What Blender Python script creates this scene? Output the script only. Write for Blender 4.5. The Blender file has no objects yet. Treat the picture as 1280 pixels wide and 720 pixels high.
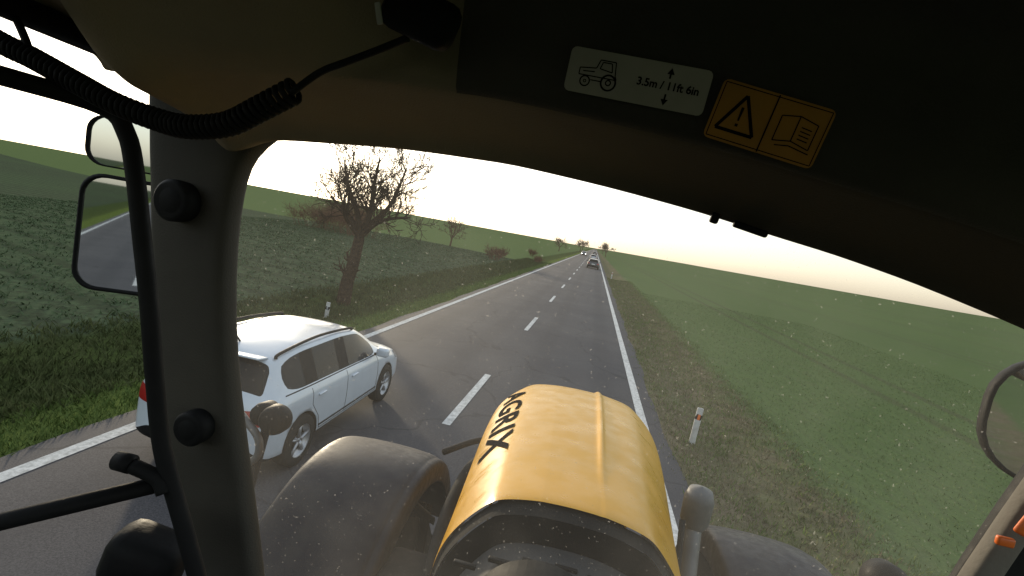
import bpy, bmesh, math, random
import numpy as np
from mathutils import Vector, Matrix, Euler
from mathutils.bvhtree import BVHTree
random.seed(7); rng=np.random.default_rng(7)
S=bpy.context.scene; COL=S.collection
S.view_settings.view_transform='Standard'; S.view_settings.look='None'; S.view_settings.exposure=0; S.view_settings.gamma=1

# ------------------------------------------------------------------ camera
cd=bpy.data.cameras.new("Camera"); cam=bpy.data.objects.new("Camera",cd); COL.objects.link(cam); S.camera=cam
cd.sensor_width=36; cd.lens=18; cd.clip_start=.02; cd.clip_end=9000
f=Vector((.1445,.1046,-.984)).normalized(); u=Vector((0,.9944,.1057)).normalized(); r=f.cross(u)
A=[Vector((r[i],f[i],u[i])) for i in range(3)]
cr,sr=math.cos(math.radians(10.4)),math.sin(math.radians(10.4))
X=A[0]*cr+A[1]*sr; Yv=-A[0]*sr+A[1]*cr; Z=A[2]
cam.matrix_world=Matrix(((X.x,Yv.x,Z.x,0),(X.y,Yv.y,Z.y,0),(X.z,Yv.z,Z.z,3.05),(0,0,0,1)))

# ------------------------------------------------------------------ light
SUN_AZ=-36.0; SUN_EL=7.0
w=bpy.data.worlds.new("World"); S.world=w; w.use_nodes=True
nt=w.node_tree; bg=nt.nodes["Background"]; sky=nt.nodes.new("ShaderNodeTexSky"); sky.sky_type='NISHITA'; sky.sun_disc=False
sky.sun_elevation=math.radians(SUN_EL); sky.sun_rotation=math.radians(SUN_AZ); sky.dust_density=2.0; sky.air_density=1.0; sky.ozone_density=1.5
gm=nt.nodes.new("ShaderNodeGamma"); gm.inputs[1].default_value=.5     # hazy evening: flattens the sky's contrast
hs=nt.nodes.new("ShaderNodeHueSaturation"); hs.inputs["Saturation"].default_value=.7
nt.links.new(sky.outputs[0],gm.inputs[0]); nt.links.new(gm.outputs[0],hs.inputs["Color"]); nt.links.new(hs.outputs[0],bg.inputs[0]); bg.inputs[1].default_value=.70
sl=bpy.data.lights.new("sun","SUN"); so=bpy.data.objects.new("sun",sl); COL.objects.link(so)
sl.energy=3.2; sl.angle=math.radians(3); sl.color=(1,.84,.6)
sd=Vector((math.sin(math.radians(SUN_AZ))*math.cos(math.radians(SUN_EL)),math.cos(math.radians(SUN_AZ))*math.cos(math.radians(SUN_EL)),math.sin(math.radians(SUN_EL))))
so.rotation_euler=sd.to_track_quat('Z','Y').to_euler()

# ------------------------------------------------------------------ helpers
def new_mat(name):
    m=bpy.data.materials.new(name); m.use_nodes=True; return m,m.node_tree,m.node_tree.nodes["Principled BSDF"]
def N(nt,t,**k):
    n=nt.nodes.new(t)
    for a,b in k.items(): setattr(n,a,b)
    return n
def noise(nt,scale,detail=3,vec=None,rough=.6):
    n=N(nt,"ShaderNodeTexNoise"); n.inputs["Scale"].default_value=scale; n.inputs["Detail"].default_value=detail; n.inputs["Roughness"].default_value=rough
    if vec is not None: nt.links.new(vec,n.inputs["Vector"])
    return n.outputs["Fac"]
def ramp(nt,src,a,b,c0=(0,0,0,1),c1=(1,1,1,1)):
    n=N(nt,"ShaderNodeValToRGB"); e=n.color_ramp.elements; e[0].position=a; e[1].position=b; e[0].color=c0; e[1].color=c1
    nt.links.new(src,n.inputs[0]); return n.outputs[0]
def mr(nt,src,a,b,c=0,d=1,smooth=True):
    n=N(nt,"ShaderNodeMapRange"); n.interpolation_type='SMOOTHSTEP' if smooth else 'LINEAR'
    for i,v in enumerate((a,b,c,d)): n.inputs[i+1].default_value=v
    nt.links.new(src,n.inputs[0]); return n.outputs[0]
def mix(nt,fac,a,b):
    n=N(nt,"ShaderNodeMix",data_type='RGBA')
    for s,i in ((fac,0),(a,6),(b,7)):
        if isinstance(s,bpy.types.NodeSocket): nt.links.new(s,n.inputs[i])
        elif i==0: n.inputs[0].default_value=s
        else: n.inputs[i].default_value=(*s[:3],1)
    return n.outputs[2]
def math_(nt,op,a,b=0):
    n=N(nt,"ShaderNodeMath",operation=op)
    for i,s in enumerate((a,b)):
        if isinstance(s,bpy.types.NodeSocket): nt.links.new(s,n.inputs[i])
        else: n.inputs[i].default_value=s
    return n.outputs[0]
def bumpn(nt,bs,src,strength=.3,dist=.01):
    b=N(nt,"ShaderNodeBump"); b.inputs["Strength"].default_value=strength; b.inputs["Distance"].default_value=dist
    nt.links.new(src,b.inputs["Height"]); nt.links.new(b.outputs[0],bs.inputs["Normal"])
def M(name,c,rough=.5,metal=0,c2=None,scale=6,bump=0,bscale=120,coat=0,lo=.35,hi=.7,rvar=0,spec=.5):
    m,nt,bs=new_mat(name)
    tc=N(nt,"ShaderNodeTexCoord").outputs["Object"]
    if c2 is None: c2=tuple(x*.75 for x in c)
    fac=ramp(nt,noise(nt,scale,4,tc),lo,hi)
    nt.links.new(mix(nt,fac,c,c2),bs.inputs["Base Color"])
    bs.inputs["Roughness"].default_value=rough; bs.inputs["Metallic"].default_value=metal; bs.inputs["Specular IOR Level"].default_value=spec
    if rvar: nt.links.new(mr(nt,noise(nt,scale*3,3,tc),.3,.7,rough-rvar,rough+rvar),bs.inputs["Roughness"])
    if coat: bs.inputs["Coat Weight"].default_value=coat; bs.inputs["Coat Roughness"].default_value=.08
    if bump: bumpn(nt,bs,noise(nt,bscale,2,tc),bump,.004)
    return m
def link(o,parent=None):
    COL.objects.link(o)
    if parent: o.parent=parent
    return o
def empty(name,loc=(0,0,0)):
    e=bpy.data.objects.new(name,None); e.location=loc; e.empty_display_size=.2; COL.objects.link(e); return e
def mesh(name,v,fc,mat,parent=None,smooth=False,mi=None):
    me=bpy.data.meshes.new(name); me.from_pydata([tuple(p) for p in v],[],fc)
    for m in (mat if isinstance(mat,(list,tuple)) else [mat]): me.materials.append(m)
    if mi is not None: me.polygons.foreach_set("material_index",mi)
    if smooth: me.polygons.foreach_set("use_smooth",[True]*len(me.polygons))
    me.update(); return link(bpy.data.objects.new(name,me),parent)
def mods(o,bevel=0,sub=0,solid=0,seg=2):
    if solid: m=o.modifiers.new("s","SOLIDIFY"); m.thickness=solid; m.offset=0
    if bevel: m=o.modifiers.new("b","BEVEL"); m.width=bevel; m.segments=seg; m.limit_method='ANGLE'
    if sub: m=o.modifiers.new("u","SUBSURF"); m.levels=sub; m.render_levels=sub
    return o
def box(name,c,s,mat,parent=None,bevel=.005,rot=(0,0,0)):
    v=[(x*s[0]/2,y*s[1]/2,z*s[2]/2) for x in(-1,1) for y in(-1,1) for z in(-1,1)]
    fc=[(0,1,3,2),(4,6,7,5),(0,4,5,1),(2,3,7,6),(0,2,6,4),(1,5,7,3)]
    o=mesh(name,v,fc,mat,parent,True); o.location=c; o.rotation_euler=rot
    if bevel: mods(o,bevel=bevel,seg=3)
    return o
def tube_data(pts,rad,sides=8,sx=1,sy=1,cap=True):
    pts=[Vector(p) for p in pts]; V=[];F=[]
    n=len(pts); prev=None
    for i,p in enumerate(pts):
        t=(pts[min(i+1,n-1)]-pts[max(i-1,0)]).normalized()
        if prev is None:
            a=Vector((0,1,0)) if abs(t.y)<.9 else Vector((1,0,0))
            nx=t.cross(a).normalized()
        else:
            nx=(prev-t*prev.dot(t)).normalized()
        prev=nx; ny=t.cross(nx)
        rr=rad[i] if hasattr(rad,'__len__') else rad
        for k in range(sides):
            q=2*math.pi*k/sides; V.append(p+nx*math.cos(q)*rr*sx+ny*math.sin(q)*rr*sy)
    for i in range(n-1):
        for k in range(sides):
            a=i*sides+k;b=i*sides+(k+1)%sides; F.append((a,b,b+sides,a+sides))
    if cap: F.append(tuple(range(sides-1,-1,-1))); F.append(tuple(range((n-1)*sides,n*sides)))
    return V,F
def smoothpath(pts,n=6):
    pts=[Vector(p) for p in pts]; out=[]
    for i in range(len(pts)-1):
        p0=pts[max(i-1,0)];p1=pts[i];p2=pts[i+1];p3=pts[min(i+2,len(pts)-1)]
        for k in range(n):
            t=k/n; out.append(.5*((2*p1)+(p2-p0)*t+(2*p0-5*p1+4*p2-p3)*t*t+(3*p1-p0-3*p2+p3)*t**3))
    out.append(pts[-1]); return out
def tube(name,pts,rad,mat,parent=None,sides=10,sx=1,sy=1,sm=0):
    if sm: pts=smoothpath(pts,sm)
    v,fc=tube_data(pts,rad,sides,sx,sy); return mesh(name,v,fc,mat,parent,True)
def lathe(name,prof,mat,parent=None,axis='X',seg=40,loc=(0,0,0),mi=None):
    V=[];F=[];n=len(prof)
    for k in range(seg):
        q=2*math.pi*k/seg
        for (a,rr) in prof:
            if axis=='X': V.append((a,rr*math.cos(q),rr*math.sin(q)))
            elif axis=='Y': V.append((rr*math.cos(q),a,rr*math.sin(q)))
            else: V.append((rr*math.cos(q),rr*math.sin(q),a))
    for k in range(seg):
        for i in range(n-1):
            F.append((k*n+i,k*n+i+1,((k+1)%seg)*n+i+1,((k+1)%seg)*n+i))
    o=mesh(name,V,F,mat,parent,True,mi=None if mi is None else mi*seg); o.location=loc; return o
def interp(tab,x):
    xs=[t[0] for t in tab]; return float(np.interp(x,xs,[t[1] for t in tab]))

# ------------------------------------------------------------------ materials
m_asph,nt,bs=new_mat("asphalt")
tc=N(nt,"ShaderNodeTexCoord").outputs["Object"]; sep=N(nt,"ShaderNodeSeparateXYZ"); nt.links.new(tc,sep.inputs[0])
fine=noise(nt,60,3,tc,.8); big=noise(nt,.35,3,tc)
c=mix(nt,ramp(nt,fine,.35,.7),(.044,.042,.046),(.105,.1,.102))
c=mix(nt,math_(nt,'MULTIPLY',ramp(nt,big,.4,.65),.45),c,(.1,.096,.096))
for x0 in (-4.1,-2.5,-.85,.75):
    d=math_(nt,'ABSOLUTE',math_(nt,'SUBTRACT',sep.outputs[0],x0))
    c=mix(nt,math_(nt,'MULTIPLY',mr(nt,d,.4,.1),.25),c,(.04,.039,.042))
vo=N(nt,"ShaderNodeTexVoronoi",feature='DISTANCE_TO_EDGE'); vo.inputs["Scale"].default_value=.35
wv=N(nt,"ShaderNodeVectorMath",operation='ADD'); nn=N(nt,"ShaderNodeTexNoise"); nn.inputs["Scale"].default_value=1.2; nt.links.new(tc,nn.inputs[0]); nt.links.new(tc,wv.inputs[0]); nt.links.new(nn.outputs[1],wv.inputs[1]); nt.links.new(wv.outputs[0],vo.inputs["Vector"])
crk=math_(nt,'MULTIPLY',mr(nt,vo.outputs["Distance"],.012,.004),.3)
c=mix(nt,crk,c,(.015,.015,.015))
nt.links.new(c,bs.inputs["Base Color"]); bs.inputs["Roughness"].default_value=.88; bs.inputs["Specular IOR Level"].default_value=.12
bumpn(nt,bs,fine,.4,.005)

m_line,nt,bs=new_mat("road_paint")
tc=N(nt,"ShaderNodeTexCoord").outputs["Object"]
wear=ramp(nt,noise(nt,14,6,tc,.75),.42,.62); wear2=ramp(nt,noise(nt,1.3,4,tc),.5,.75)
c=mix(nt,math_(nt,'MULTIPLY',wear,.6),(.62,.62,.6),(.2,.2,.19)); c=mix(nt,math_(nt,'MULTIPLY',wear2,.4),c,(.12,.12,.12))
nt.links.new(c,bs.inputs["Base Color"]); bs.inputs["Roughness"].default_value=.8; bs.inputs["Specular IOR Level"].default_value=.1

m_gr,nt,bs=new_mat("ground_grass_and_fields")
tc=N(nt,"ShaderNodeTexCoord").outputs["Object"]; sep=N(nt,"ShaderNodeSeparateXYZ"); nt.links.new(tc,sep.inputs[0])
patch=noise(nt,.7,4,tc)
wob=math_(nt,'MULTIPLY',math_(nt,'SUBTRACT',patch,.5),1.2)
xx=math_(nt,'ADD',sep.outputs[0],wob)
clod=noise(nt,5,6,tc,.75); large=noise(nt,.035,3,tc); fine=noise(nt,35,3,tc,.8)
fl=mix(nt,ramp(nt,clod,.4,.58),(.05,.052,.036),(.085,.11,.062))
fl=mix(nt,math_(nt,'MULTIPLY',ramp(nt,large,.4,.65),.5),fl,(.08,.108,.055))
row=math_(nt,'SINE',math_(nt,'ADD',math_(nt,'MULTIPLY',sep.outputs[1],4.2),math_(nt,'ADD',math_(nt,'MULTIPLY',sep.outputs[0],1.2),math_(nt,'MULTIPLY',wob,1.5))))
fl=mix(nt,math_(nt,'MULTIPLY',mr(nt,row,.2,1),.45),fl,(.042,.046,.03))
vl=mix(nt,ramp(nt,clod,.35,.65),(.05,.062,.024),(.085,.11,.035))
vl=mix(nt,math_(nt,'MULTIPLY',ramp(nt,patch,.45,.7),.4),vl,(.085,.09,.045))
vl=mix(nt,math_(nt,'MULTIPLY',mr(nt,xx,-6.6,-6.1),.85),vl,mix(nt,ramp(nt,clod,.35,.65),(.085,.11,.03),(.13,.17,.045)))
vr=mix(nt,ramp(nt,clod,.35,.65),(.095,.078,.05),(.18,.155,.1))
vr=mix(nt,math_(nt,'MULTIPLY',ramp(nt,patch,.4,.65),.65),vr,(.09,.115,.045))
fr=mix(nt,ramp(nt,fine,.3,.7),(.06,.092,.034),(.115,.16,.065))
fr=mix(nt,math_(nt,'MULTIPLY',ramp(nt,large,.35,.65),.5),fr,(.1,.145,.052))
fr=mix(nt,math_(nt,'MULTIPLY',ramp(nt,patch,.5,.75),.35),fr,(.12,.135,.075))
tl=math_(nt,'ABSOLUTE',math_(nt,'SUBTRACT',math_(nt,'MODULO',math_(nt,'ADD',sep.outputs[0],-4.0),16.0),7.0))
tl2=math_(nt,'ABSOLUTE',math_(nt,'SUBTRACT',tl,.9))
fr=mix(nt,math_(nt,'MULTIPLY',mr(nt,tl2,.35,.12),.5),fr,(.075,.075,.045))
fr=mix(nt,math_(nt,'MULTIPLY',mr(nt,math_(nt,'SINE',math_(nt,'MULTIPLY',xx,21.0)),.1,1),.22),fr,(.07,.08,.045))
yb=math_(nt,'ADD',math_(nt,'ADD',sep.outputs[1],math_(nt,'MULTIPLY',sep.outputs[0],.35)),math_(nt,'MULTIPLY',wob,2))
fl=mix(nt,mr(nt,yb,56,58),fl,mix(nt,ramp(nt,fine,.3,.7),(.09,.125,.05),(.125,.16,.065)))
c=mix(nt,mr(nt,xx,-8.8,-8.2),fl,vl)
c=mix(nt,mr(nt,sep.outputs[0],-2,-1.9),c,vr)
c=mix(nt,mr(nt,xx,3.7,4.5),c,fr)
nt.nodes.remove(bs); df=N(nt,"ShaderNodeBsdfDiffuse"); nt.links.new(c,df.inputs[0]); nt.links.new(df.outputs[0],nt.nodes["Material Output"].inputs[0])
bumpn(nt,df,clod,.6,.04)

def leafmat(name,c1,c2):
    m,nt,bs=new_mat(name); oi=N(nt,"ShaderNodeTexCoord").outputs["Object"]
    c=mix(nt,ramp(nt,noise(nt,3.1,2,oi,.8),.35,.65),c1,c2); nt.nodes.remove(bs)
    d=N(nt,"ShaderNodeBsdfDiffuse"); nt.links.new(c,d.inputs[0]); nt.links.new(d.outputs[0],nt.nodes["Material Output"].inputs[0]); return m
m_gv=leafmat("grass_blades",(.085,.125,.035),(.13,.17,.055)); m_gdk=leafmat("rough_grass_blades",(.06,.075,.03),(.095,.105,.045)); m_gd=leafmat("dry_grass_blades",(.18,.15,.095),(.11,.12,.055)); m_crop=leafmat("crop_leaves",(.065,.09,.045),(.095,.125,.065)); m_wheat=leafmat("wheat_blades",(.075,.115,.04),(.115,.16,.06))
m_bark=M("bark",(.065,.045,.03),.9,c2=(.03,.022,.016),scale=12,bump=.8,bscale=30,spec=0)
m_twig=M("twig",(.13,.09,.055),.85,c2=(.08,.055,.035),spec=0)
m_hedge=M("hedge_twig",(.17,.095,.06),.9,c2=(.1,.06,.04),spec=0)
m_yel,nt,bs=new_mat("yellow_paint"); tc=N(nt,"ShaderNodeTexCoord").outputs["Object"]
c=mix(nt,math_(nt,'MULTIPLY',ramp(nt,noise(nt,4,5,tc,.7),.45,.75),.3),(.60,.30,.003),(.48,.26,.012))
sp=ramp(nt,noise(nt,55,3,tc,.6),.68,.73); c=mix(nt,math_(nt,'MULTIPLY',sp,.45),c,(.2,.15,.07))
nt.links.new(c,bs.inputs["Base Color"]); nt.links.new(mr(nt,noise(nt,9,4,tc),.3,.7,.26,.42),bs.inputs["Roughness"]); bs.inputs["Specular IOR Level"].default_value=.22
m_fend=M("fender_plastic",(.028,.027,.032),.48,c2=(.048,.045,.044),scale=7,bump=.1,rvar=.08,spec=.12)
m_black=M("black_plastic",(.014,.014,.014),.6,bump=.12,rvar=.08,spec=.1)
m_rub=M("rubber",(.02,.02,.02),.8,c2=(.035,.032,.028),scale=9,bump=.3,spec=.05)
m_pillar=M("pillar_trim",(.06,.054,.042),.65,c2=(.046,.042,.034),scale=5,bump=.25,bscale=300,spec=.2)
m_head=M("headliner",(.32,.26,.17),.85,c2=(.27,.21,.14),scale=4,bump=.35,bscale=350,spec=.1)  # pale brown base stands in for sun glare on the lining
m_panel=M("header_console",(.06,.052,.04),.6,bump=.3,bscale=300,spec=.3)
m_grey=M("cowl_grey",(.06,.06,.06),.65,c2=(.085,.08,.075),scale=8,bump=.2,spec=.1)
m_trimR=M("trim_light",(.16,.145,.12),.7,bump=.2,spec=.2)
m_metal=M("grey_metal",(.15,.15,.15),.5,.2,c2=(.09,.09,.085),rvar=.1,spec=.3)
m_mirror=M("mirror_glass",(.75,.78,.78),.02,1,c2=(.7,.73,.73))
m_white=M("car_paint_white",(.54,.59,.64),.28,.1,c2=(.5,.55,.6),coat=.5)
m_glass=M("car_glass",(.010,.012,.014),.08,c2=(.016,.017,.018),spec=.1)
m_red=M("tail_lamp_red",(.3,.012,.012),.25,coat=.4)
m_lampg=M("lamp_glass",(.4,.42,.45),.15,.3,coat=.6)
m_alloy=M("alloy",(.4,.41,.43),.35,.6)
m_dark=M("dark_paint",(.03,.032,.04),.3,.3,coat=.6)
m_wsign=M("sticker_white",(.45,.41,.36),.6,c2=(.38,.35,.3),scale=15,spec=.2)
m_osign=M("sticker_orange",(.5,.23,.035),.6,c2=(.4,.19,.035),scale=15,spec=.2)
m_orange=M("orange_plastic",(.8,.16,.02),.4)
m_ink=M("ink",(.012,.01,.01),.7,spec=0)
m_postw=M("post_white",(.5,.5,.48),.6,c2=(.36,.34,.31),scale=9,spec=.1)
m_plate=M("plate",(.75,.75,.72),.4)
m_engine=M("engine_dark",(.02,.019,.018),.8,c2=(.04,.035,.03),bump=.5,bscale=60,spec=.05)

# ------------------------------------------------------------------ ground
def ss(t): t=max(0,min(1,t)); return t*t*(3-2*t)
def gz(x,y):
    if x<=-5.3: z=interp([(-8.7,0.0),(-7.9,-.12),(-6.9,-.22),(-5.3,-.03)],x)
    elif x<1.9: z=-.03
    else: z=interp([(1.9,-.03),(2.9,-.17),(4.2,-.02)],x)
    if x>4: z+=4.5*ss((x-15)/180)*ss((y+200)/300)
    if x<-9: z+=-1.2*ss((-x-14)/60)+1.4*ss((-x-80)/200)
    if abs(x)>9: z+=.25*math.sin(x*.05+1)*math.sin(y*.04)*ss((abs(x)-9)/40)
    return z
xs=sorted(set([-4000,-2500,-1500,-900,-600,-400,-300,-240,-200,-170,-140,-120,-100,-85,-70,-60,-50]+[-42+1.5*i for i in range(22)]+[-8.7,-8.3,-7.9,-7.4,-6.9,-6.4,-5.8,-5.3,-4,-2,0,1.9,2.3,2.6,2.9,3.3,3.8,4.2]+[5+1.5*i for i in range(24)]+[45,55,65,80,95,110,130,150,170,200,240,300,400,600,900,1500,2500,4000]))
ys=sorted(set([-4000,-1500,-600,-300,-150,-80,-40,-20]+[-10+2*i for i in range(50)]+[95,110,130,150,180,220,270,330,400,500,650,850,1200,1800,2800,5000]))
V=[(x,y,gz(x,y)) for y in ys for x in xs]; nx=len(xs)
F=[(j*nx+i,j*nx+i+1,(j+1)*nx+i+1,(j+1)*nx+i) for j in range(len(ys)-1) for i in range(nx-1)]
mesh("ground",V,F,m_gr,None,True)
def wav(y,s): return .05*math.sin(y*.7+s)+.04*math.sin(y*1.9+s*2)
V=[];F=[]
yl=list(np.arange(-20,120,.5)); yl=[-400,-100]+yl+[160,250,400,700,1100]
for y in yl:
    V+= [(-5.28+wav(y,1)*.7,y,-.03),(-5.22+wav(y,1)*.7,y,.0),(-1.7,y,.03),(1.82+wav(y,3)*.7,y,.0),(1.88+wav(y,3)*.7,y,-.03)]
for j in range(len(yl)-1):
    for i in range(4): a=j*5+i; F.append((a,a+1,a+6,a+5))
road=mesh("road",V,F,m_asph,None,True)
def rz(x): return .03-abs(x+1.7)/3.52*.03
def strip(x0,x1,y0,y1,n=1):
    V=[];F=[]
    for j in range(n+1):
        y=y0+(y1-y0)*j/n; V+=[(x0,y,rz(x0)+.005),(x1,y,rz(x1)+.005)]
    for j in range(n): F.append((2*j,2*j+1,2*j+3,2*j+2))
    return V,F
LV=[];LF=[]
def addl(v,fc):
    o=len(LV); LV.extend(v); LF.extend([tuple(i+o for i in q) for q in fc])
addl(*strip(1.4,1.57,-300,1000,60)); addl(*strip(-4.98,-4.82,-300,1000,60))
k=-30
while 7.3+9*k<700:
    addl(*strip(-1.75,-1.62,7.3+9*k,10.4+9*k,2)); k+=1
mesh("road_markings",LV,LF,m_line)

def blades(name,n,xr,yr,h,mat,wid=.006,lean=.5,pw=1.6,clump=0,ylim=None,sig=.07):
    x=rng.uniform(*xr,n); y=yr[0]+(yr[1]-yr[0])*rng.random(n)**pw
    if clump:
        cx=rng.uniform(*xr,clump); cy=yr[0]+(yr[1]-yr[0])*rng.random(clump)**pw
        k=rng.integers(0,clump,n); x=cx[k]+rng.normal(0,sig,n); y=cy[k]+rng.normal(0,sig,n)
    if ylim: kk=(y+.35*x)<ylim; x=x[kk]; y=y[kk]; n=len(x)
    hh=h*rng.uniform(.4,1.2,n); a=rng.uniform(0,2*math.pi,n); sc=1+y/25.0
    z=np.array([gz(float(p),float(q)) for p,q in zip(x,y)])-.01
    dx=np.cos(a)*wid*sc; dy=np.sin(a)*wid*sc
    lx=rng.normal(0,lean,n)*hh; ly=rng.normal(0,lean,n)*hh
    V=np.empty((n,4,3)); 
    V[:,0]=np.stack([x-dx,y-dy,z],1); V[:,1]=np.stack([x+dx,y+dy,z],1)
    V[:,2]=np.stack([x+dx*.8+lx*.5,y+dy*.8+ly*.5,z+hh*.6],1); V[:,3]=np.stack([x+lx,y+ly,z+hh],1)
    F=np.arange(n*4).reshape(n,4)
    me=bpy.data.meshes.new(name); me.from_pydata(V.reshape(-1,3).tolist(),[],F.tolist()); me.materials.append(mat); link(bpy.data.objects.new(name,me))
blades("verge_grass",28000,(-6.4,-5.25),(3,70),.09,m_gv,.007)
blades("verge_grass",40000,(-8.8,-6.2),(3,70),.15,m_gdk,.009,clump=9000,sig=.12)
blades("verge_grass",40000,(1.9,4.3),(1.5,60),.08,m_gd,.006,clump=9000,sig=.1)
blades("verge_grass",20000,(1.9,4.6),(1.5,60),.09,m_gv,.007,clump=4000,sig=.12)
blades("field_crop",80000,(-40,-8.8),(2,75),.09,m_crop,.014,.8,1.3,clump=24000,ylim=56)
blades("field_wheat",60000,(4.0,18),(1.5,45),.06,m_wheat,.006,.6,1.5)

# ------------------------------------------------------------------ trees
def grow(V,F,p,d,length,rad,level,maxl,segs=4,wig=.25,up=.1,kids=4,minr=.004):
    pts=[p.copy()];rs=[rad];q=p.copy();dd=d.copy()
    for i in range(segs):
        dd=(dd+Vector((random.gauss(0,wig),random.gauss(0,wig),random.gauss(0,wig)+up))*.5).normalized()
        q=q+dd*length/segs; pts.append(q.copy()); rs.append(max(minr,rad*(1-.6*(i+1)/segs)))
    v,fc=tube_data(pts,rs,8 if level<1 else (5 if level<3 else 3),cap=False); o=len(V); V.extend(v); F.extend([tuple(a+o for a in g) for g in fc])
    if level<maxl:
        for k in range(kids):
            t=random.uniform(.3,1); i=min(segs-1,int(t*segs)); b=pts[i].lerp(pts[i+1],t*segs-i)
            ax=(pts[i+1]-pts[i]).normalized(); s=Vector((random.gauss(0,1),random.gauss(0,1),random.gauss(0,1))); s=(s-ax*s.dot(ax)).normalized()
            nd=(ax*random.uniform(.4,.9)+s*random.uniform(.5,.9)).normalized()
            grow(V,F,b,nd,length*random.uniform(.45,.75),max(minr,rs[i]*.55),level+1,maxl,segs,wig,up,kids,minr)
V=[];F=[]
def limb(pts,r0,r1,kids,kl,lv=2):
    pp=smoothpath(pts,4); n=len(pp); rs=[r0+(r1-r0)*i/(n-1) for i in range(n)]
    v,fc=tube_data(pp,rs,9,cap=False); o=len(V); V.extend(v); F.extend([tuple(a+o for a in g) for g in fc])
    for k in range(kids):
        t=random.uniform(.25,1)**.8; i=min(n-2,int(t*(n-1))); ax=(pp[i+1]-pp[i]).normalized()
        s=Vector((random.gauss(0,1),random.gauss(0,1),random.gauss(0,1)+.3)); s=(s-ax*s.dot(ax)).normalized()
        grow(V,F,pp[i],(ax*.5+s*.8+Vector((0,0,.25))).normalized(),kl*random.uniform(.6,1.15),max(.012,rs[i]*.42),lv,4,4,.35,.18,5,.0072)
limb([(-.07,0,-.3),(0,0,0),(.02,.02,.7),(.12,.05,1.4),(.22,.0,2.2)],.25,.16,3,.5,3)
limb([(.22,0,2.1),(0,.1,2.5),(-.5,.3,2.9),(-1.1,.3,3.3)],.10,.035,16,.95)
limb([(.2,0,2.1),(.15,-.2,2.9),(-.2,-.3,3.6),(-.5,-.2,4.3)],.11,.03,15,1.0)
limb([(.22,0,2.15),(.4,.1,3.0),(.35,.2,3.9),(.45,.1,4.7)],.12,.025,16,1.0)
limb([(.22,0,2.2),(.7,-.1,2.7),(1.2,-.2,2.95),(1.8,-.1,3.1)],.10,.03,16,.85)
limb([(.3,0,2.5),(.8,.4,3.2),(1.05,.5,4.0),(1.2,.5,4.6)],.09,.025,15,.95)
limb([(.2,0,2.2),(.1,.7,2.9),(.2,1.1,3.6)],.08,.025,10,.9)
limb([(.2,0,2.2),(.0,-.7,2.8),(.1,-1.1,3.4)],.07,.025,9,.8)
o=mesh("fruit_tree",V,F,m_bark,None,True); o.location=(-7.5,15.2,gz(-7.5,15.2))
def tree_mesh(name,seed,h,mat,kids=5,minr=.02,trunk=.3):
    random.seed(seed); V=[];F=[]
    v,fc=tube_data([(0,0,-.2),(.03*h,0,h*trunk)],[h*.035,h*.025],7,cap=False); V.extend(v);F.extend(fc)
    for k in range(6):
        a=k*1.05+random.random(); grow(V,F,Vector((.03*h,0,h*trunk*random.uniform(.7,1))),Vector((math.cos(a)*.7,math.sin(a)*.7,.8)).normalized(),h*.45,h*.016,1,4,4,.3,.2,kids,minr)
    me=bpy.data.meshes.new(name); me.from_pydata([tuple(p) for p in V],[],F); me.materials.append(mat); return me
t1=tree_mesh("bare_tree_a",3,4,m_twig,4,.018); t2=tree_mesh("bare_tree_b",5,6,m_twig,4,.035); 
def put(name,me,x,y,s=1,rz_=0): 
    o=bpy.data.objects.new(name,me); o.location=(x,y,gz(x,y)); o.scale=(s,s,s); o.rotation_euler=(0,0,rz_); COL.objects.link(o); return o
put("bare_tree",t1,-18,63,.95)
put("bare_tree",t1,-11,160,1.1,1); put("bare_tree",t2,4.8,230,1.1,2); put("bare_tree",t2,-7.5,260,1.0,.4); put("bare_tree",t2,-8,330,1.2,4); put("bare_tree",t2,5,340,1.1,5);put("bare_tree",t2,-30,420,1.0,3)
def bush_mesh(name,seed,h,mat,n=22,wid=1.0):
    random.seed(seed); V=[];F=[]
    for k in range(n):
        a=random.uniform(0,6.28); b=random.uniform(0,1)*wid
        grow(V,F,Vector((math.cos(a)*b,math.sin(a)*b*.5,-.1)),Vector((math.cos(a)*.4,math.sin(a)*.4,1)).normalized(),h*random.uniform(.5,.8),.018,2,4,3,.35,.2,5,.011)
    me=bpy.data.meshes.new(name); me.from_pydata([tuple(p) for p in V],[],F); me.materials.append(mat); return me
b1=bush_mesh("bush_m",11,1.4,m_hedge,18,.9); b2=bush_mesh("hedge_m",12,3.2,m_hedge,70,4.0)
put("bush",b1,-9.7,51,1); put("bush",b1,-6.9,66,.7,1); put("bush",b1,-9.5,80,.8,2); put("bush",b1,-10.5,58,.8,2.4)
put("hedge",b2,-24.5,49,1.0,-.6); put("hedge",b2,-30,53,.8,.3)

# ------------------------------------------------------------------ delineator posts
def post(x,y,h,col):
    e=empty("delineator_post",(x,y,gz(x,y)))
    box("post_body",(0,0,h/2-.05),(.11,.045,h+.1),m_postw,e,.015)
    box("black_band",(0,0,h-.17),(.113,.049,.11),m_black,e,.012,(0,.18,0))
    box("reflector",(0,-.026,h-.17),(.045,.008,.1),col,e,.003)
    e.rotation_euler=(0,.03,.05)
post(2.36,9.4,.68,m_orange); post(-6.95,13.2,.45,m_lampg); post(2.36,59,.8,m_orange)

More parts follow.
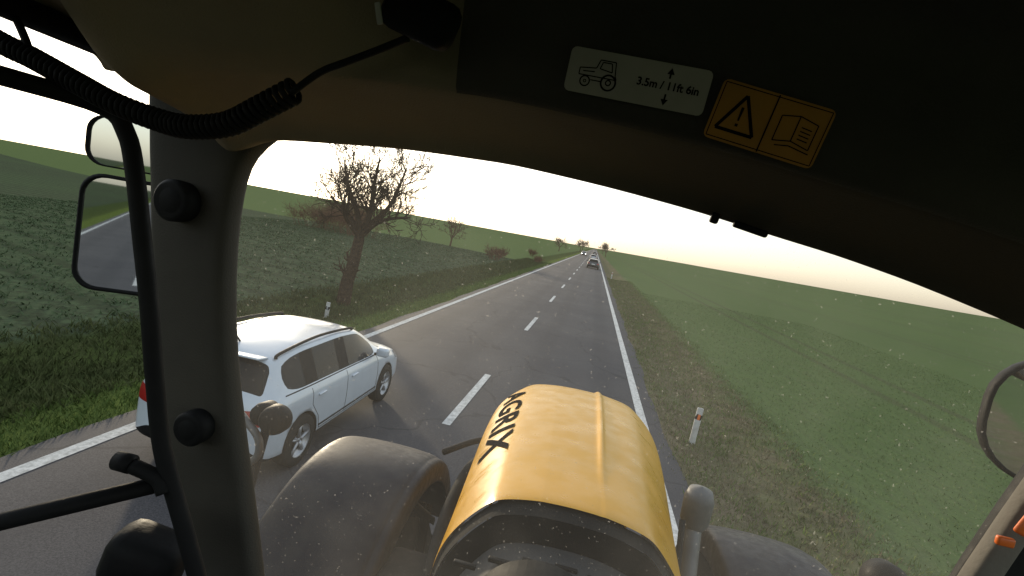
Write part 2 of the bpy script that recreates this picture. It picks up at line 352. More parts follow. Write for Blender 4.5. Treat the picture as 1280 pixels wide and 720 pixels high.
# ------------------------------------------------------------------ cars
def ry(y): return y if y>.93 else .93-(.93-y)*.72
def make_car(name,loc,paint,rot=0):
    root=empty(name,loc); root.rotation_euler=(0,0,rot)
    st=[(0,.56,.36,.56,.52,.58,.36),(.03,.72,.27,.78,.68,.82,.54),(.10,.81,.23,.90,.75,.94,.62),(.16,.84,.22,.93,.775,1.0,.63),(.40,.858,.2,.94,.79,1.32,.57),(.50,.862,.2,.94,.80,1.365,.575),(1.08,.866,.2,.93,.81,1.415,.59),(1.18,.866,.2,.93,.81,1.42,.592),(1.93,.866,.2,.915,.81,1.425,.592),(2.05,.866,.2,.91,.81,1.42,.59),(2.50,.866,.2,.90,.81,1.38,.575),(2.64,.866,.2,.90,.81,1.34,.565),(3.02,.864,.2,.89,.80,1.13,.60),(3.32,.86,.2,.88,.79,.955,.64),(3.42,.858,.2,.86,.78,.92,.60),(3.8,.84,.2,.80,.74,.865,.55),(4.08,.79,.22,.71,.68,.77,.5),(4.2,.71,.26,.6,.6,.65,.42),(4.26,.58,.33,.48,.5,.52,.35)]
    V=[];F=[];MI=[]
    np_=11
    for (y,w_,zb,be,wb,tp,wt) in st:
        z4=be-.1 if be>.7 else be-.05
        P=[(0,zb),(w_*.9,zb),(w_,zb+.1),(w_*1.005,(zb+z4)/2+.03),(w_*.985,z4),(wb,be),(wb-.014,be+.014),(wt+.035,tp-.075 if tp-be>.2 else be+(tp-be)*.6),(wt,tp-.02 if tp-be>.2 else be+(tp-be)*.75),(wt*.55,tp),(0,tp+.012)]
        full=P+[(-a,b) for a,b in reversed(P[1:-1])]
        V+=[(a,ry(y),b) for a,b in full]
    nn_=2*np_-2
    ns=len(st)
    for j in range(ns-1):
        for i in range(nn_):
            F.append((j*nn_+i,j*nn_+(i+1)%nn_,(j+1)*nn_+(i+1)%nn_,(j+1)*nn_+i))
            k=i if i<np_-1 else nn_-1-i
            mt=0
            if k==6 and 5<=j<=11: mt=1 if j not in(6,8) else 2
            if k in(7,8,9) and j==3: mt=1
            if k in(8,9) and j in(11,12): mt=1
            if k in(0,1) : mt=2
            MI.append(mt)
    F.append(tuple(range(nn_))); MI.append(0); F.append(tuple(range((ns-1)*nn_+nn_-1,(ns-1)*nn_-1,-1))); MI.append(2)
    bo=mesh("body",V,F,[paint,m_glass,m_black],None,True,MI)
    bm=bmesh.new(); bm.from_mesh(bo.data); bmesh.ops.recalc_face_normals(bm,faces=bm.faces)
    cl=bm.edges.layers.float.get("crease_edge") or bm.edges.layers.float.new("crease_edge")
    for e in bm.edges:
        ms={1 if g.material_index in(1,2) else 0 for g in e.link_faces}
        if len(ms)>1: e[cl]=.85
        ia,ib=e.verts[0].index,e.verts[1].index
        if ia%nn_==ib%nn_ and ia%nn_ in(4,16): e[cl]=.5
    bm.to_mesh(bo.data); bm.free()
    mods(bo,sub=2)
    cut=[]
    for yy in (.93,3.40):
        for s in(-1,1):
            c=lathe("cut",[(-.16,0.0001),(-.16,.345),(.2,.345),(.2,.0001)],[paint,m_glass,m_black],None,'X',40,(s*.82,yy,.32))
            bmx=bmesh.new(); bmx.from_mesh(c.data); bmesh.ops.remove_doubles(bmx,verts=bmx.verts,dist=.001); bmesh.ops.recalc_face_normals(bmx,faces=bmx.faces); bmx.to_mesh(c.data); bmx.free()
            for p in c.data.polygons: p.material_index=2
            m=bo.modifiers.new("c","BOOLEAN"); m.object=c; m.operation='DIFFERENCE'; m.solver='EXACT'; cut.append(c)
    bpy.context.view_layer.update()
    dg=bpy.context.evaluated_depsgraph_get(); me=bpy.data.meshes.new_from_object(bo.evaluated_get(dg)); 
    bo.modifiers.clear(); bo.data=me; bo.parent=root
    for c in cut: bpy.data.objects.remove(c)
    bm=bmesh.new(); bm.from_mesh(me); bvh=BVHTree.FromBMesh(bm); bm.free()
    def px(s,y,z):
        h=bvh.ray_cast(Vector((s*2,y,z)),Vector((-s,0,0))); return h[0].x if h[0] else s*.86
    def pz(x,y):
        h=bvh.ray_cast(Vector((x,y,3)),Vector((0,0,-1))); return h[0].z if h[0] else 1
    def py(x,z,back=True):
        h=bvh.ray_cast(Vector((x,-2 if back else 8,z)),Vector((0,1 if back else -1,0))); return h[0].y if h[0] else 0
    def seam(s,pts,rd=.004,mat=m_black,nm="door_seam"):
        P=[]
        for i in range(len(pts)-1):
            for k in range(8):
                t=k/8; y=pts[i][0]*(1-t)+pts[i+1][0]*t; z=pts[i][1]*(1-t)+pts[i+1][1]*t; P.append((px(s,y,z),y,z))
        P.append((px(s,*pts[-1]),*pts[-1])); tube(nm,P,rd,mat,root,6)
    for s in(-1,1):
        seam(s,[(1.12,.90),(1.12,.70),(1.28,.5),(1.32,.33)]); seam(s,[(2.0,.90),(2.0,.6),(1.98,.33)]); seam(s,[(3.0,.87),(3.03,.6),(2.98,.33)]); seam(s,[(1.32,.33),(2.98,.33)])
        seam(s,[(1.3,.37),(3.0,.37)],.012,m_black,"side_moulding")
        seam(s,[(.62,.945),(1.1,.935),(2.0,.92),(3.1,.895)],.008,m_black,"window_trim")
        for y in(1.32,2.2): box("door_handle",(px(s,y,.79)+s*.012,y,.79),(.03,.17,.03),paint,root,.01)
        P=[(s*.58,.66,pz(s*.56,.66)),(s*.58,.74,pz(s*.56,.74)+.035),(s*.585,1.5,pz(s*.56,1.5)+.045),(s*.58,2.35,pz(s*.56,2.35)+.035),(s*.575,2.45,pz(s*.55,2.45))]
        tube("roof_rail",P,.019,m_black,root,8,sm=5)
        box("door_mirror",(s*.94,2.93,.97),(.2,.12,.14),paint,root,.04)
        tube("mirror_arm",[(s*.8,2.93,.92),(s*.9,2.93,.93)],.025,m_black,root)
        for yy in(.93,3.40):
            we=s*.78
            lathe("tyre",[(-.1,.2),(-.1,.27),(-.085,.302),(-.05,.315),(.05,.315),(.085,.302),(.1,.27),(.1,.2)],m_rub,root,'X',40,(we,yy,.315))
            lathe("rim",[(s*-.09,.21),(s*.085,.212),(s*.095,.2),(s*.07,.19),(s*.03,.15),(s*.02,.0)],[m_alloy,m_black],root,'X',40,(we,yy,.315),mi=[0,0,0,0,1])
            for k in range(5):
                q=k*2*math.pi/5+.3; tube("spoke",[(we+s*.06,yy+.03*math.cos(q),.315+.03*math.sin(q)),(we+s*.065,yy+.2*math.cos(q),.315+.2*math.sin(q))],[.035,.026],m_alloy,root,6,sx=.5 )
            lathe("hub",[(s*.075,.0001),(s*.07,.04),(s*.03,.05)],m_alloy,root,'X',16,(we,yy,.315))
        V=[];F=[]
        nxp=8;nzp=5
        for i in range(nxp+1):
            for k in range(nzp+1):
                x=s*(.52+.26*i/nxp); z=.70+.17*k/nzp-(0.04*(1-i/nxp)); V.append((x+s*.004,py(x,z)-.006,z))
        for i in range(nxp):
            for k in range(nzp): a=i*(nzp+1)+k; F.append((a,a+1,a+nzp+2,a+nzp+1))
        mesh("tail_lamp",V,F,m_red,root,True)
        V=[];F=[]
        for i in range(9):
            for k in range(5):
                y=3.82+.29*i/8; z=.61+.11*k/4+(.05*(1-i/8)); V.append((px(s,y,z)+s*.005,y,z))
        for i in range(8):
            for k in range(4): a=i*5+k; F.append((a,a+1,a+6,a+5))
        mesh("head_lamp",V,F,m_lampg,root,True)
    box("licence_plate",(0,py(0,.66)-.008,.66),(.5,.012,.11),m_plate,root,.003)
    box("rear_bumper_insert",(0,py(0,.40)-.0,.40),(.95,.04,.12),m_black,root,.015)
    box("spoiler",(0,ry(.37),1.345),(1.04,.18,.022),paint,root,.01,(-.12,0,0))
    tube("wiper",[(0,py(0,1.0)-.015,1.0),(.3,py(.3,1.06)-.015,1.06)],.008,m_black,root,6)
    tube("antenna",[(0,.8,pz(0,.8)),(0,.7,pz(0,.8)+.12)],[.012,.004],m_black,root,6)
    return root
car=make_car("white_estate_car",(-3.61,4.25,.015),m_white,rot=.02); car.scale=(.92,1,.95)
def copycar(src,name,loc,rot,paint=None):
    e=empty(name,loc); e.rotation_euler=(0,0,rot)
    for c in src.children:
        o=bpy.data.objects.new(c.name,c.data); o.location=c.location; o.rotation_euler=c.rotation_euler; o.parent=e; COL.objects.link(o)
        if c.modifiers and c.type=='MESH': mods(o,bevel=.01)
        if paint and c.data.materials and c.data.materials[0]==m_white:
            o.material_slots[0].link='OBJECT'; o.material_slots[0].material=paint
    return e
copycar(car,"dark_car",(.1,75,.02),0,m_dark)
copycar(car,"silver_car",(-.1,124,.02),0,M("silver",(.35,.36,.38),.3,.5,coat=.6))
oc=copycar(car,"oncoming_car",(-3.3,165,.02),math.pi,m_dark)
copycar(car,"distant_car",(0,210,.02),0,m_dark)
m_lit,nt,bs=new_mat("lit_headlamp"); bs.inputs["Emission Color"].default_value=(1,.95,.85,1); bs.inputs["Emission Strength"].default_value=12
for s in(-1,1):
    lathe("lit_head_lamp",[(-.03,.0001),(0,.09),(.03,.1),(.05,.0001)],m_lit,oc,'Y',16,(s*.58,4.2,.62))

# ------------------------------------------------------------------ tractor exterior
T=empty("tractor")
XC=.085
zt=[(1.3,2.325),(1.42,2.32),(1.8,2.285),(2.4,2.24),(3.0,2.185),(3.3,2.15)]
hwt=[(1.3,.375),(2.0,.44),(2.8,.515),(3.3,.54)]
profR=[(0,0),(.12,.001),(.17,.002),(.19,-.010),(.21,-.014),(.23,-.010),(.25,.004),(.36,.010),(.50,.022),(.58,.034),(.64,.052),(.75,.098),(.86,.155),(.94,.22),(.985,.31),(1.0,.45),(1.0,.8)]
base=[(0,0),(.12,.001),(.25,.004),(.36,.010),(.50,.022)]
profL=[(a,d if a>=.36 else interp(base,a)) for a,d in profR]
stn=[(1.40,0,1),(1.43,-.004,1.003),(1.6,0,1),(1.8,0,1),(2.1,0,1),(2.4,0,1),(2.7,0,1),(2.95,0,1),(3.14,.003,1),(3.26,.012,.985),(3.35,.035,.955),(3.41,.08,.92),(3.45,.16,.88),(3.46,.3,.86),(3.46,.7,.85)]
V=[];F=[]
rows=[]
for y,dz,sc in stn:
    hw=interp(hwt,y)*sc; z0=interp(zt,y)-dz; row=[]
    rf=min(1,max(0,(y-1.7)/.25))
    for sgn in(-1,1):
        pr=profR if sgn==1 else profL[::-1]
        for i,(a,d) in enumerate(pr):
            if sgn==1 and i==0: continue
            dd=d
            if d<0: dd=d*rf+.003*(1-rf)
            row.append((XC+sgn*a*hw,y,z0-dd))
    rows.append(row)
nr=len(rows[0])
for r_ in rows: V+=r_
for j in range(len(rows)-1):
    for i in range(nr-1): a=j*nr+i; F.append((a,a+1,a+nr+1,a+nr))
hood=mesh("hood",V,F,m_yel,T,True); mods(hood,sub=2)
def arch(name,y0,y1,sc0,sc1,dz0,dz1,mat,depth=.6):
    V=[];F=[]
    pr=[(a,d) for a,d in profL if d<=depth]
    for y,sc,dz in((y0,sc0,dz0),(y1,sc1,dz1)):
        hw=interp(hwt,y0)*sc; z0=interp(zt,1.4)-dz
        V+=[(XC-a*hw,y,z0-d) for a,d in pr[::-1]]+[(XC+a*hw,y,z0-d) for a,d in pr[1:]]
    n=len(V)//2
    for i in range(n-1): F.append((i,i+1,n+i+1,n+i))
    return mods(mesh(name,V,F,mat,T,True),sub=1)
arch("hood_seal",1.41,1.35,.985,.96,.010,.018,m_rub)
arch("hood_lip",1.35,1.33,.96,.86,.018,.085,m_black)
arch("cowl",1.335,1.02,.865,.80,.085,.11,m_grey)
for k in range(-3,4):
    x=XC+k*.085; box("vent_slot",(x,1.26-.004*k*k,2.229-.0042*k*k),(.06,.014,.012),m_black,T,.003)
arch("cowl_rear",1.03,.99,.80,.62,.11,.2,m_black)
def decal(txt,size,y_start,stretch):
    cu=bpy.data.curves.new("t","FONT"); cu.body=txt; cu.size=size; cu.space_character=1.05; cu.shear=.25; cu.offset=.003
    o=bpy.data.objects.new("t",cu); COL.objects.link(o); bpy.context.view_layer.update()
    me=bpy.data.meshes.new_from_object(o.evaluated_get(bpy.context.evaluated_depsgraph_get())); bpy.data.objects.remove(o)
    bm=bmesh.new(); bm.from_mesh(me); bmesh.ops.triangulate(bm,faces=bm.faces)
    for _ in range(3): bmesh.ops.subdivide_edges(bm,edges=[e for e in bm.edges if e.calc_length()>.015],cuts=1); bmesh.ops.triangulate(bm,faces=bm.faces)
    bpy.context.view_layer.update()
    dg=bpy.context.evaluated_depsgraph_get(); hm=bpy.data.meshes.new_from_object(hood.evaluated_get(dg)); hb=bmesh.new(); hb.from_mesh(hm); hv=BVHTree.FromBMesh(hb)
    for v in bm.verts:
        y=y_start-v.co.x*stretch; hw=interp(hwt,y)
        p=Vector((XC-hw*.60-(size*.74-v.co.y)*.9,y,3)); h=hv.ray_cast(p,Vector((0,0,-1)))
        if h[0]: v.co=h[0]+h[1]*.004*(1 if h[1].z>0 else -1)
        else: v.co=Vector((p.x,y,1.9))
    bm.to_mesh(me); bm.free(); me.materials.clear(); me.materials.append(m_ink); ob=bpy.data.objects.new("hood_lettering",me); ob.parent=T; COL.objects.link(ob)
decal("AGRIX",.17,3.1,2.2)
box("engine_block",(XC,2.2,1.35),(.62,2.3,.9),m_engine,T,.05)
box("chassis",(XC,1.2,.9),(.5,3.5,.4),m_engine,T,.03)
box("front_axle",(XC,2.5,.75),(1.9,.25,.25),m_engine,T,.04)
tube("side_hose",[(-.38,3.2,1.5),(-.44,2.8,1.7),(-.45,2.3,1.65),(-.4,1.9,1.5)],.035,m_rub,T,sm=5)
box("battery_box",(-.5,1.9,1.35),(.3,.6,.35),m_engine,T,.04)
tube("step_rail",[(-.62,2.75,1.75),(-.5,2.9,1.78),(-.42,3.0,1.78)],.018,m_engine,T,sm=4)
def wheel(cx):
    prof=[(-.25,.35),(-.27,.5),(-.26,.62),(-.2,.69),(0,.71),(.2,.69),(.26,.62),(.27,.5),(.25,.35)]
    lathe("front_tyre",prof,m_rub,T,'X',64,(cx,2.5,.74))
    V=[];F=[]
    for k in range(22):
        for s in(-1,1):
            q=2*math.pi*(k+.5*(s>0))/22
            pts=[]
            for t in(0,1):
                xx_=s*(.02+.23*t); qq=q-.16*t
                for dq,rad in((-.035,.0),(.035,.0),(.03,.03),(-.03,.03)):
                    R=(.70-.02*t)+rad+.01; pts.append((cx+xx_,2.5+R*math.cos(qq+dq),.74+R*math.sin(qq+dq)))
            o=len(V); V+=pts; F+=[tuple(o+i for i in g) for g in((0,1,2,3),(7,6,5,4),(0,4,5,1),(1,5,6,2),(2,6,7,3),(3,7,4,0))]
    mesh("tyre_lugs",V,F,m_rub,T)
    lathe("front_rim",[(-.2,.36),(-.15,.33),(-.02,.3),(-.02,.0001)],m_yel,T,'X',40,(cx,2.5,.74))
def fender(x0,x1,inner):
    V=[];F=[];n=22
    W=x1-x0
    cp=[(0,-.13),(.002,-.06),(.006,-.02),(.03,.0),(.08,.006),(.25,.016),(.5,.02),(.75,.016),(.90,.006),(.915,-.004),(.93,-.006),(.97,-.008),(.994,-.02),(.998,-.06),(1,-.13)]
    for j in range(n+1):
        a=math.radians(8+130*j/n)
        for (t,d) in cp:
            R=.90+d
            V.append((x0+W*t,2.5+R*math.cos(a),.83+R*math.sin(a)))
    m=len(cp)
    for j in range(n):
        for i in range(m-1): k=j*m+i; F.append((k,k+1,k+m+1,k+m))
    o=mesh("front_fender",V,F,m_fend,T,True); mods(o,solid=.008,sub=1)
    tube("fender_bracket",[(inner,2.5,1.0),(inner,2.5,1.5),((x0+x1)/2,2.5,1.68)],.03,m_black,T)
wheel(-.93); wheel(1.12); fender(-1.24,-.64,-.6); fender(.86,1.42,.8)
lathe("work_light",[(-.05,.0001),(-.047,.045),(-.035,.058),(-.01,.064),(.03,.064),(.045,.056),(.045,.0001)],m_black,T,'Y',32,(-1.22,2.0,2.06))
lathe("work_light",[(-.05,.0001),(-.045,.045),(-.01,.052),(.05,.045),(.05,.0001)],m_black,T,'Y',32,(-1.31,2.06,2.05))
tube("work_light_bracket",[(-1.46,2.05,2.05),(-1.38,2.02,2.02),(-1.29,2.0,1.96),(-1.28,2.0,1.88),(-1.33,2.0,1.83),(-1.42,2.02,1.82)],.017,m_metal,T,sm=6)
tube("light_post",[(-1.28,2.04,2.0),(-1.34,2.05,1.6),(-1.2,2.1,1.3)],.02,m_black,T)
lathe("air_intake",[(-.12,.0001),(-.11,.035),(-.07,.055),(.02,.058),(.06,.045),(.075,.0001)],m_metal,T,'Z',32,(.59,2.05,2.13))
tube("intake_pipe",[(.59,2.05,2.05),(.58,1.95,1.9),(.56,1.75,1.6),(.56,1.7,1.3)],.034,m_metal,T,14,sm=5)
tube("grab_rail",[(.52,1.95,2.1),(.52,1.8,1.8),(.53,1.7,1.4)],.012,m_black,T,sm=4)
lathe("work_light",[(-.06,.0001),(-.05,.05),(.0,.065),(.05,.055),(.06,.0001)],m_black,T,'Y',32,(1.06,1.65,2.205))
tube("work_light_stem",[(1.06,1.65,2.2),(1.1,1.6,1.8)],.02,m_black,T)

# ------------------------------------------------------------------ cab
C=empty("tractor_cab"); 
et=[(-.95,3.2),(-.76,3.2),(-.72,3.18),(-.67,3.11),(-.64,3.095),(-.62,3.102),(-.59,3.12),(-.555,3.13),(-.337,3.149),(-.152,3.152),(0,3.142),(.146,3.127),(.229,3.114),(.342,3.099),(.452,3.079),(.592,3.046),(.75,3.0),(.95,2.93)]
cols=[-.9,-.81,-.76,-.72,-.69,-.67,-.655,-.64,-.62,-.605,-.59,-.575,-.555,-.5,-.42,-.337,-.25,-.2,-.152,-.08,0,.08,.146,.229,.29,.342,.4,.452,.52,.592,.67,.75,.85,.95]
rowsp=[(.86,.02),(.805,-.001),(.797,.004),(.79,.018),(.74,.035),(.65,.048),(.615,.052),(.607,.06),(.588,.19),(.57,.215),(.5,.235),(.3,.26),(0,.27),(-.5,.26),(-1.1,.2)]
V=[];F=[]
for y,dz in rowsp:
    for x in cols:
        e=interp(et,x)
        if x<-.2 and y<.62:
            k=ss((-.2-x)/.15); dz2=dz*(1-k)+min(dz,.05+(.62-y)*.45)*k if y>.5 else dz*(1-.35*k)
        else: dz2=dz
        V.append((x,y,e+dz2))
n=len(cols); MI=[]
for j in range(len(rowsp)-1):
    for i in range(n-1):
        a=j*n+i; F.append((a,a+1,a+n+1,a+n)); MI.append(1 if (cols[i]>=-.2 and j>=6) else 0)
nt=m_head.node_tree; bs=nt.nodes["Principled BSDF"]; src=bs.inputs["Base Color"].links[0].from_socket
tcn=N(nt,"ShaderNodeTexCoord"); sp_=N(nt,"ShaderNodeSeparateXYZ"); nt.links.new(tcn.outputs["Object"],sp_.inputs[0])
nt.links.new(mix(nt,mr(nt,sp_.outputs[0],-.45,.2),src,(.06,.052,.04)),bs.inputs["Base Color"])  # sun glow painted into the lining: warm and pale left, dark towards the right
hl=mesh("headliner",V,F,[m_head,m_panel],C,True,MI); mods(hl,sub=1)
tube("roof_side_rail",[(-.83,.86,3.225),(-.83,.5,3.23),(-.83,-1.1,3.23)],.02,m_black,C,8)
box("roof_shell",(0,-.15,3.50),(1.95,2.2,.06),m_pillar,C,.03)
for s in(-1,1): box("roof_side",(s*.93,-.15,3.38),(.05,2.1,.24) ,m_pillar,C,.02)
box("roof_front",(0,.90,3.36),(1.9,.05,.3),m_pillar,C,.02)
box("rear_wall",(0,-1.2,2.0),(1.7,.05,1.6),m_black,C,.01)
box("cab_floor",(0,-.2,1.35),(1.6,2.0,.06),m_black,C,.01)
box("right_door_panel",(.85,-.3,1.95),(.05,1.6,1.1),m_black,C,.01)
box("left_door_panel",(-.85,-.3,1.9),(.05,1.6,1.0),m_black,C,.01)
box("blind_tab",(.212,.792,3.117),(.05,.01,.01),m_black,C,.003,(0,.17,0))
box("blind_tab_clip",(.16,.79,3.124),(.012,.01,.016),m_black,C,.003,(0,.17,0))
def pillar(name,pts,dep,mat):
    V=[];F=[];sides=16
    for (xl,xr,y,z) in pts:
        cx=(xl+xr)/2;hw=(xr-xl)/2
        for k in range(sides):
            q=2*math.pi*k/sides; c_,s_=math.cos(q),math.sin(q)
            V.append((cx+hw*math.copysign(abs(c_)**.45,c_),y+dep+dep*math.copysign(abs(s_)**.45,s_),z))
    for j in range(len(pts)-1):
        for k in range(sides):
            a=j*sides+k;b=j*sides+(k+1)%sides; F.append((a,b,b+sides,a+sides))
    return mods(mesh(name,V,F,mat,C,True),sub=1)
pillar("left_pillar",[(-.83,-.50,.80,3.26),(-.825,-.545,.80,3.16),(-.815,-.6,.80,3.12),(-.81,-.625,.80,3.08),(-.80,-.632,.80,3.03),(-.79,-.635,.8,2.95),(-.765,-.62,.8,2.8),(-.738,-.588,.8,2.66),(-.69,-.54,.8,2.5),(-.635,-.495,.8,2.34),(-.57,-.45,.8,2.15),(-.5,-.38,.8,1.9)],.03,m_pillar)
for x,z,rd in((-.715,3.0,.036),(-.632,2.61,.031)):
    lathe("pillar_knob",[(-.02,.0001),(-.021,rd*.55),(-.019,rd*.62),(-.022,rd*.8),(-.016,rd),(.0,rd),(.03,rd*.9)],m_black,C,'Y',32,(x,.79,z))
tube("door_frame",[(-.98,.1,3.13),(-.86,.35,3.13),(-.77,.55,3.128),(-.715,.64,3.12),(-.685,.65,3.09),(-.665,.65,3.04),(-.64,.65,2.94),(-.618,.65,2.85),(-.595,.65,2.74),(-.57,.65,2.64),(-.525,.65,2.54),(-.48,.65,2.44),(-.40,.65,2.25)],.0125,m_black,C,10,sm=4)
tube("door_rail",[(-.555,.655,2.59),(-.725,.555,2.533),(-.9,.452,2.475)],.0125,m_black,C,10)
tube("door_handle",[(-.60,.63,2.615),(-.565,.64,2.60),(-.55,.64,2.58)],.011,m_black,C,10,sm=4)
lathe("handle_knob",[(-.015,.0001),(-.012,.014),(.012,.014),(.015,.0001)],m_black,C,'X',16,(-.612,.63,2.617))
box("left_control_pod",(-.585,.66,2.45),(.11,.08,.09),m_black,C,.025,(0,.25,.2))
tube("red_switch",[(-.575,.60,2.452),(-.535,.60,2.458)],.006,M("red_plastic",(.6,.03,.02),.4),C,8)
pillar("right_pillar_trim",[(.54,.58,.80,2.3),(.575,.615,.80,2.5),(.618,.655,.80,2.68),(.668,.705,.80,2.86),(.72,.76,.8,3.02),(.75,.82,.8,3.15)],.015,m_trimR)
pillar("right_pillar",[(.57,.70,.83,2.3),(.61,.74,.83,2.5),(.65,.80,.83,2.68),(.70,.87,.83,2.86),(.75,.94,.83,3.02),(.77,.99,.83,3.2)],.03,m_black)
box("orange_tag",(.632,.76,2.795),(.018,.008,.04),m_orange,C,.004,(0,.35,0)); box("orange_tag",(.612,.76,2.762),(.022,.008,.013),m_orange,C,.003)
lathe("dashboard_pod",[(-.08,.0001),(-.08,.085),(-.072,.105),(-.03,.115),(.08,.11),(.08,.0001)],m_black,C,'Y',48,(.02,.70,2.435))
box("dashboard",(.0,.72,2.28),(.5,.2,.16),m_black,C,.05)
m_ws,nt,bs=new_mat("dusty_windscreen"); nt.nodes.remove(bs)
tc=N(nt,"ShaderNodeTexCoord").outputs["Object"]
tr=N(nt,"ShaderNodeBsdfTransparent"); tl=N(nt,"ShaderNodeBsdfTranslucent"); tl.inputs[0].default_value=(.9,.87,.82,1); ms=N(nt,"ShaderNodeMixShader")
d=math_(nt,'ADD',mr(nt,noise(nt,3,3,tc),.3,.75,.018,.048),math_(nt,'MULTIPLY',ramp(nt,noise(nt,190,1,tc),.71,.77),.14))
nt.links.new(d,ms.inputs[0]); nt.links.new(tr.outputs[0],ms.inputs[1]); nt.links.new(tl.outputs[0],ms.inputs[2]); nt.links.new(ms.outputs[0],nt.nodes["Material Output"].inputs[0])
V=[];F=[]
xsw=[-.66+1.5*i/20 for i in range(21)]
for x in xsw: V+=[(x,.85+.03*(1-(x/.8)**2),3.17),(x,.86+.03*(1-(x/.8)**2),2.2)]
for i in range(20): F.append((2*i,2*i+1,2*i+3,2*i+2))
mesh("windscreen",V,F,m_ws,C,True)

# ------------------------------------------------------------------ outside mirrors
def rrect(w_,h_,rd,n=6):
    P=[]
    for cx,cz,a0 in((w_/2-rd,h_/2-rd,0),(-w_/2+rd,h_/2-rd,90),(-w_/2+rd,-h_/2+rd,180),(w_/2-rd,-h_/2+rd,270)):
        for k in range(n+1): q=math.radians(a0+90*k/n); P.append((cx+rd*math.cos(q),cz+rd*math.sin(q)))
    return P
def mirror(e,c,nrm,w_,h_,rd,roll=0):
    nrm=Vector(nrm).normalized(); ux=Vector((0,0,1)).cross(nrm).normalized(); uz=nrm.cross(ux)
    P=rrect(w_,h_,rd); n=len(P); c=Vector(c); R=Matrix.Rotation(roll,3,nrm); ux=R@ux; uz=R@uz
    def ring(s,d): return [c+ux*(p[0]*s)+uz*(p[1]*s)+nrm*d for p in P]
    V=ring(.93,.0)+ring(.95,.012)+ring(1.0,.008)+ring(1.0,-.02)+ring(.85,-.06)+ring(.4,-.075)
    F=[]
    for j in range(5):
        for k in range(n): F.append((j*n+k,j*n+(k+1)%n,(j+1)*n+(k+1)%n,(j+1)*n+k))
    F.append(tuple(range(5*n,6*n)))
    mesh("housing",V,F,m_black,e,True)
    mesh("mirror_glass",ring(.935,.003),[tuple(range(n))],m_mirror,e)
mL=empty("side_mirror")
mirror(mL,(-1.13,1.1,2.87),(.36,-.92,.02),.21,.285,.05)
mirror(mL,(-1.13,1.1,3.09),(.38,-.9,.0),.20,.12,.04)
tube("mirror_arm",[(-1.05,1.17,3.14),(-1.03,1.17,2.8),(-.95,1.1,2.7),(-.75,.95,2.7)],.014,m_black,mL,sm=5)
tube("mirror_arm_top",[(-1.15,1.17,3.15),(-1.0,1.1,3.2),(-.8,.95,3.2)],.012,m_black,mL,sm=4)
mR=empty("side_mirror")
mirror(mR,(1.0,1.18,2.865),(-.28,-.96,.03),.27,.27,.11)
tube("mirror_arm",[(1.0,1.24,2.8),(.95,1.1,2.6),(.8,.95,2.5)],.014,m_black,mR,sm=5)

# ------------------------------------------------------------------ radio cable and microphone
R_=empty("radio_microphone")
cp=[(-.95,.6,3.215),(-.84,.6,3.178),(-.79,.6,3.165),(-.71,.6,3.14),(-.65,.6,3.122),(-.58,.6,3.11),(-.53,.59,3.108),(-.47,.58,3.118),(-.42,.57,3.142),(-.375,.565,3.168)]
pp=smoothpath(cp,60)
tot=0; H=[]
for i,p in enumerate(pp):
    if i: tot+=(p-pp[i-1]).length
    t=(pp[min(i+1,len(pp)-1)]-pp[max(i-1,0)]).normalized(); a=t.cross(Vector((0,1,0))).normalized(); b=t.cross(a)
    H.append((p,a,b,tot))
HP=[]; HS=[h[3] for h in H]
steps=int(tot/.009*10)
for s_ in range(steps):
    L_=tot*s_/steps
    i=int(np.searchsorted(HS,L_)); i=min(max(i,1),len(H)-1); h0,h1=H[i-1],H[i]; t=(L_-h0[3])/max(1e-6,h1[3]-h0[3])
    p=h0[0].lerp(h1[0],t); q=2*math.pi*L_/.009; HP.append(p+h1[1]*.0125*math.cos(q)+h1[2]*.0125*math.sin(q))
v,fc=tube_data(HP,.0034,6); mesh("coiled_cord",v,fc,m_black,R_,True)
tube("plain_cord",[HP[-1],(-.345,.56,3.19),(-.31,.555,3.205),(-.27,.55,3.222),(-.24,.545,3.235)],.004,m_black,R_,sm=6)
box("microphone_body",(-.225,.535,3.255),(.085,.03,.05),m_black,R_,.02,(0,.3,0)); box("microphone_label",(-.262,.515,3.245),(.006,.003,.022),m_postw,R_,.001,(0,-.3,0))
tube("thin_wire",[(-.95,.6,3.33),(-.86,.6,3.26),(-.81,.6,3.20),(-.79,.6,3.165)],.005,m_black,R_,sm=4)

# ------------------------------------------------------------------ stickers on the header console
def sticker(name,c,w_,h_,mat,tilt):
    e=empty(name,c)
    e.rotation_euler=(Matrix.Rotation(tilt,4,'Y')@Matrix.Rotation(math.radians(98),4,'X')).to_euler()
    P=rrect(w_,h_,.006,3); mesh("sheet",[(x,z,0) for x,z in P],[tuple(range(len(P)))],mat,e)
    return e
def flat(e,polys,mat,nm="print"):
    V=[];F=[]
    for P in polys: o=len(V); V+=[(x,z,.0006) for x,z in P]; F.append(tuple(range(o,o+len(P))))
    mesh(nm,V,F,mat,e)
def ringp(cx,cz,r0,r1,n=24):
    out=[]
    for k in range(n):
        a=2*math.pi*k/n;b=2*math.pi*(k+1)/n
        out.append([(cx+r1*math.cos(a),cz+r1*math.sin(a)),(cx+r1*math.cos(b),cz+r1*math.sin(b)),(cx+r0*math.cos(b),cz+r0*math.sin(b)),(cx+r0*math.cos(a),cz+r0*math.sin(a))])
    return out
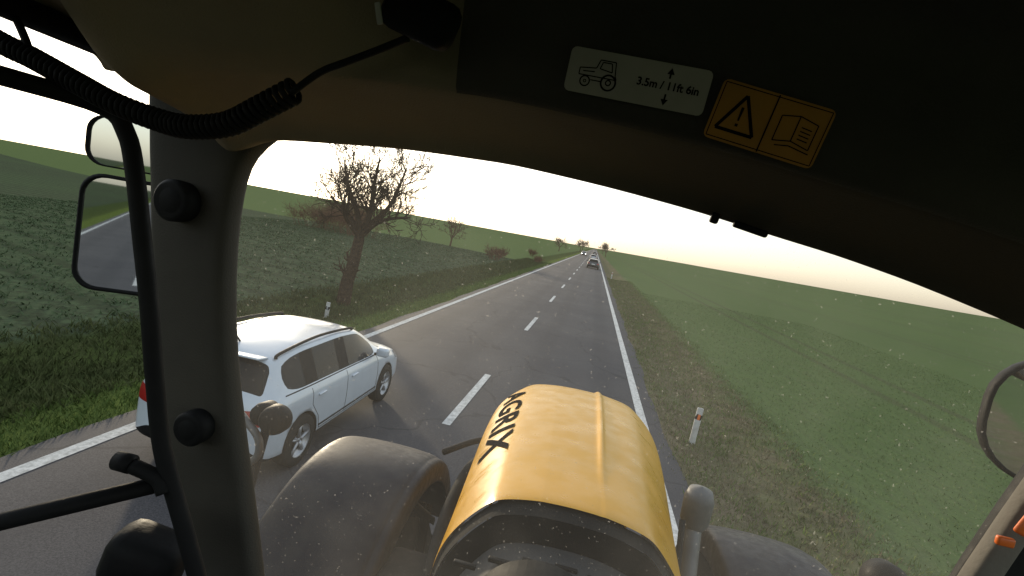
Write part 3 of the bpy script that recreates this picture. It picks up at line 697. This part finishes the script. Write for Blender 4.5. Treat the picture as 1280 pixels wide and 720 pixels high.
def ln(x0,z0,x1,z1,t=.0012):
    d=Vector((x1-x0,z1-z0)).normalized(); n=Vector((-d.y,d.x))*t/2
    return [(x0-n.x,z0-n.y),(x1-n.x,z1-n.y),(x1+n.x,z1+n.y),(x0+n.x,z0+n.y)]
def poly(P,t=.0012): return [ln(*P[i],*P[(i+1)%len(P)],t) for i in range(len(P))]
e=sticker("height_sticker",(.008,.5935,3.238),.155,.047,m_wsign,math.radians(3))
flat(e,ringp(-.03,-.008,.007,.009)+ringp(-.03,-.008,.002,.0035,10)+ringp(-.056,-.01,.0045,.006)+ringp(-.056,-.01,.001,.002,8)+poly([(-.064,-.004),(-.064,.003),(-.046,.005),(-.043,.014),(-.026,.014),(-.024,.0),(-.022,-.004)])+poly([(-.042,.005),(-.04,.012),(-.03,.012),(-.028,.003)])+[ln(-.05,-.008,-.038,-.008),ln(-.06,.0,-.047,.001)],m_ink)
flat(e,[[(.030,.0125),(.038,.0125),(.034,.019)],[(.030,-.0135),(.038,-.0135),(.034,-.020)],ln(.034,.008,.034,.014,.002),ln(.034,-.014,.034,-.008,.002)],m_ink)
cu=bpy.data.curves.new("txt","FONT"); cu.body="3.5m / 11ft 6in"; cu.size=.0115; cu.offset=.0003; cu.align_x='CENTER'; cu.align_y='CENTER'; cu.materials.append(m_ink); o=bpy.data.objects.new("lettering",cu); o.location=(.034,0,.0007); link(o,e)
e=sticker("warning_sticker",(.152,.5925,3.212),.118,.062,m_osign,math.radians(9))
tri=[(-.05,-.018),(-.01,-.018),(-.03,.02)]
flat(e,poly(tri,.0035)+[[(-.0315,.008),(-.0285,.008),(-.029,-.006),(-.031,-.006)],[(-.0315,-.009),(-.0285,-.009),(-.0285,-.012),(-.0315,-.012)]]+[ln(0,-.03,0,.03,.0015)],m_ink)
flat(e,poly([(.01,-.014),(.028,-.01),(.048,-.014),(.048,.012),(.028,.016),(.01,.012)])+[ln(.028,-.01,.028,.016),ln(.014,-.018,.028,-.015),ln(.028,-.015,.05,-.018)]+[ln(.033,.004*k-.006,.044,.004*k-.007) for k in range(4)]+poly([(-.056,-.028),(.056,-.028),(.056,.028),(-.056,.028)],.001),m_ink)
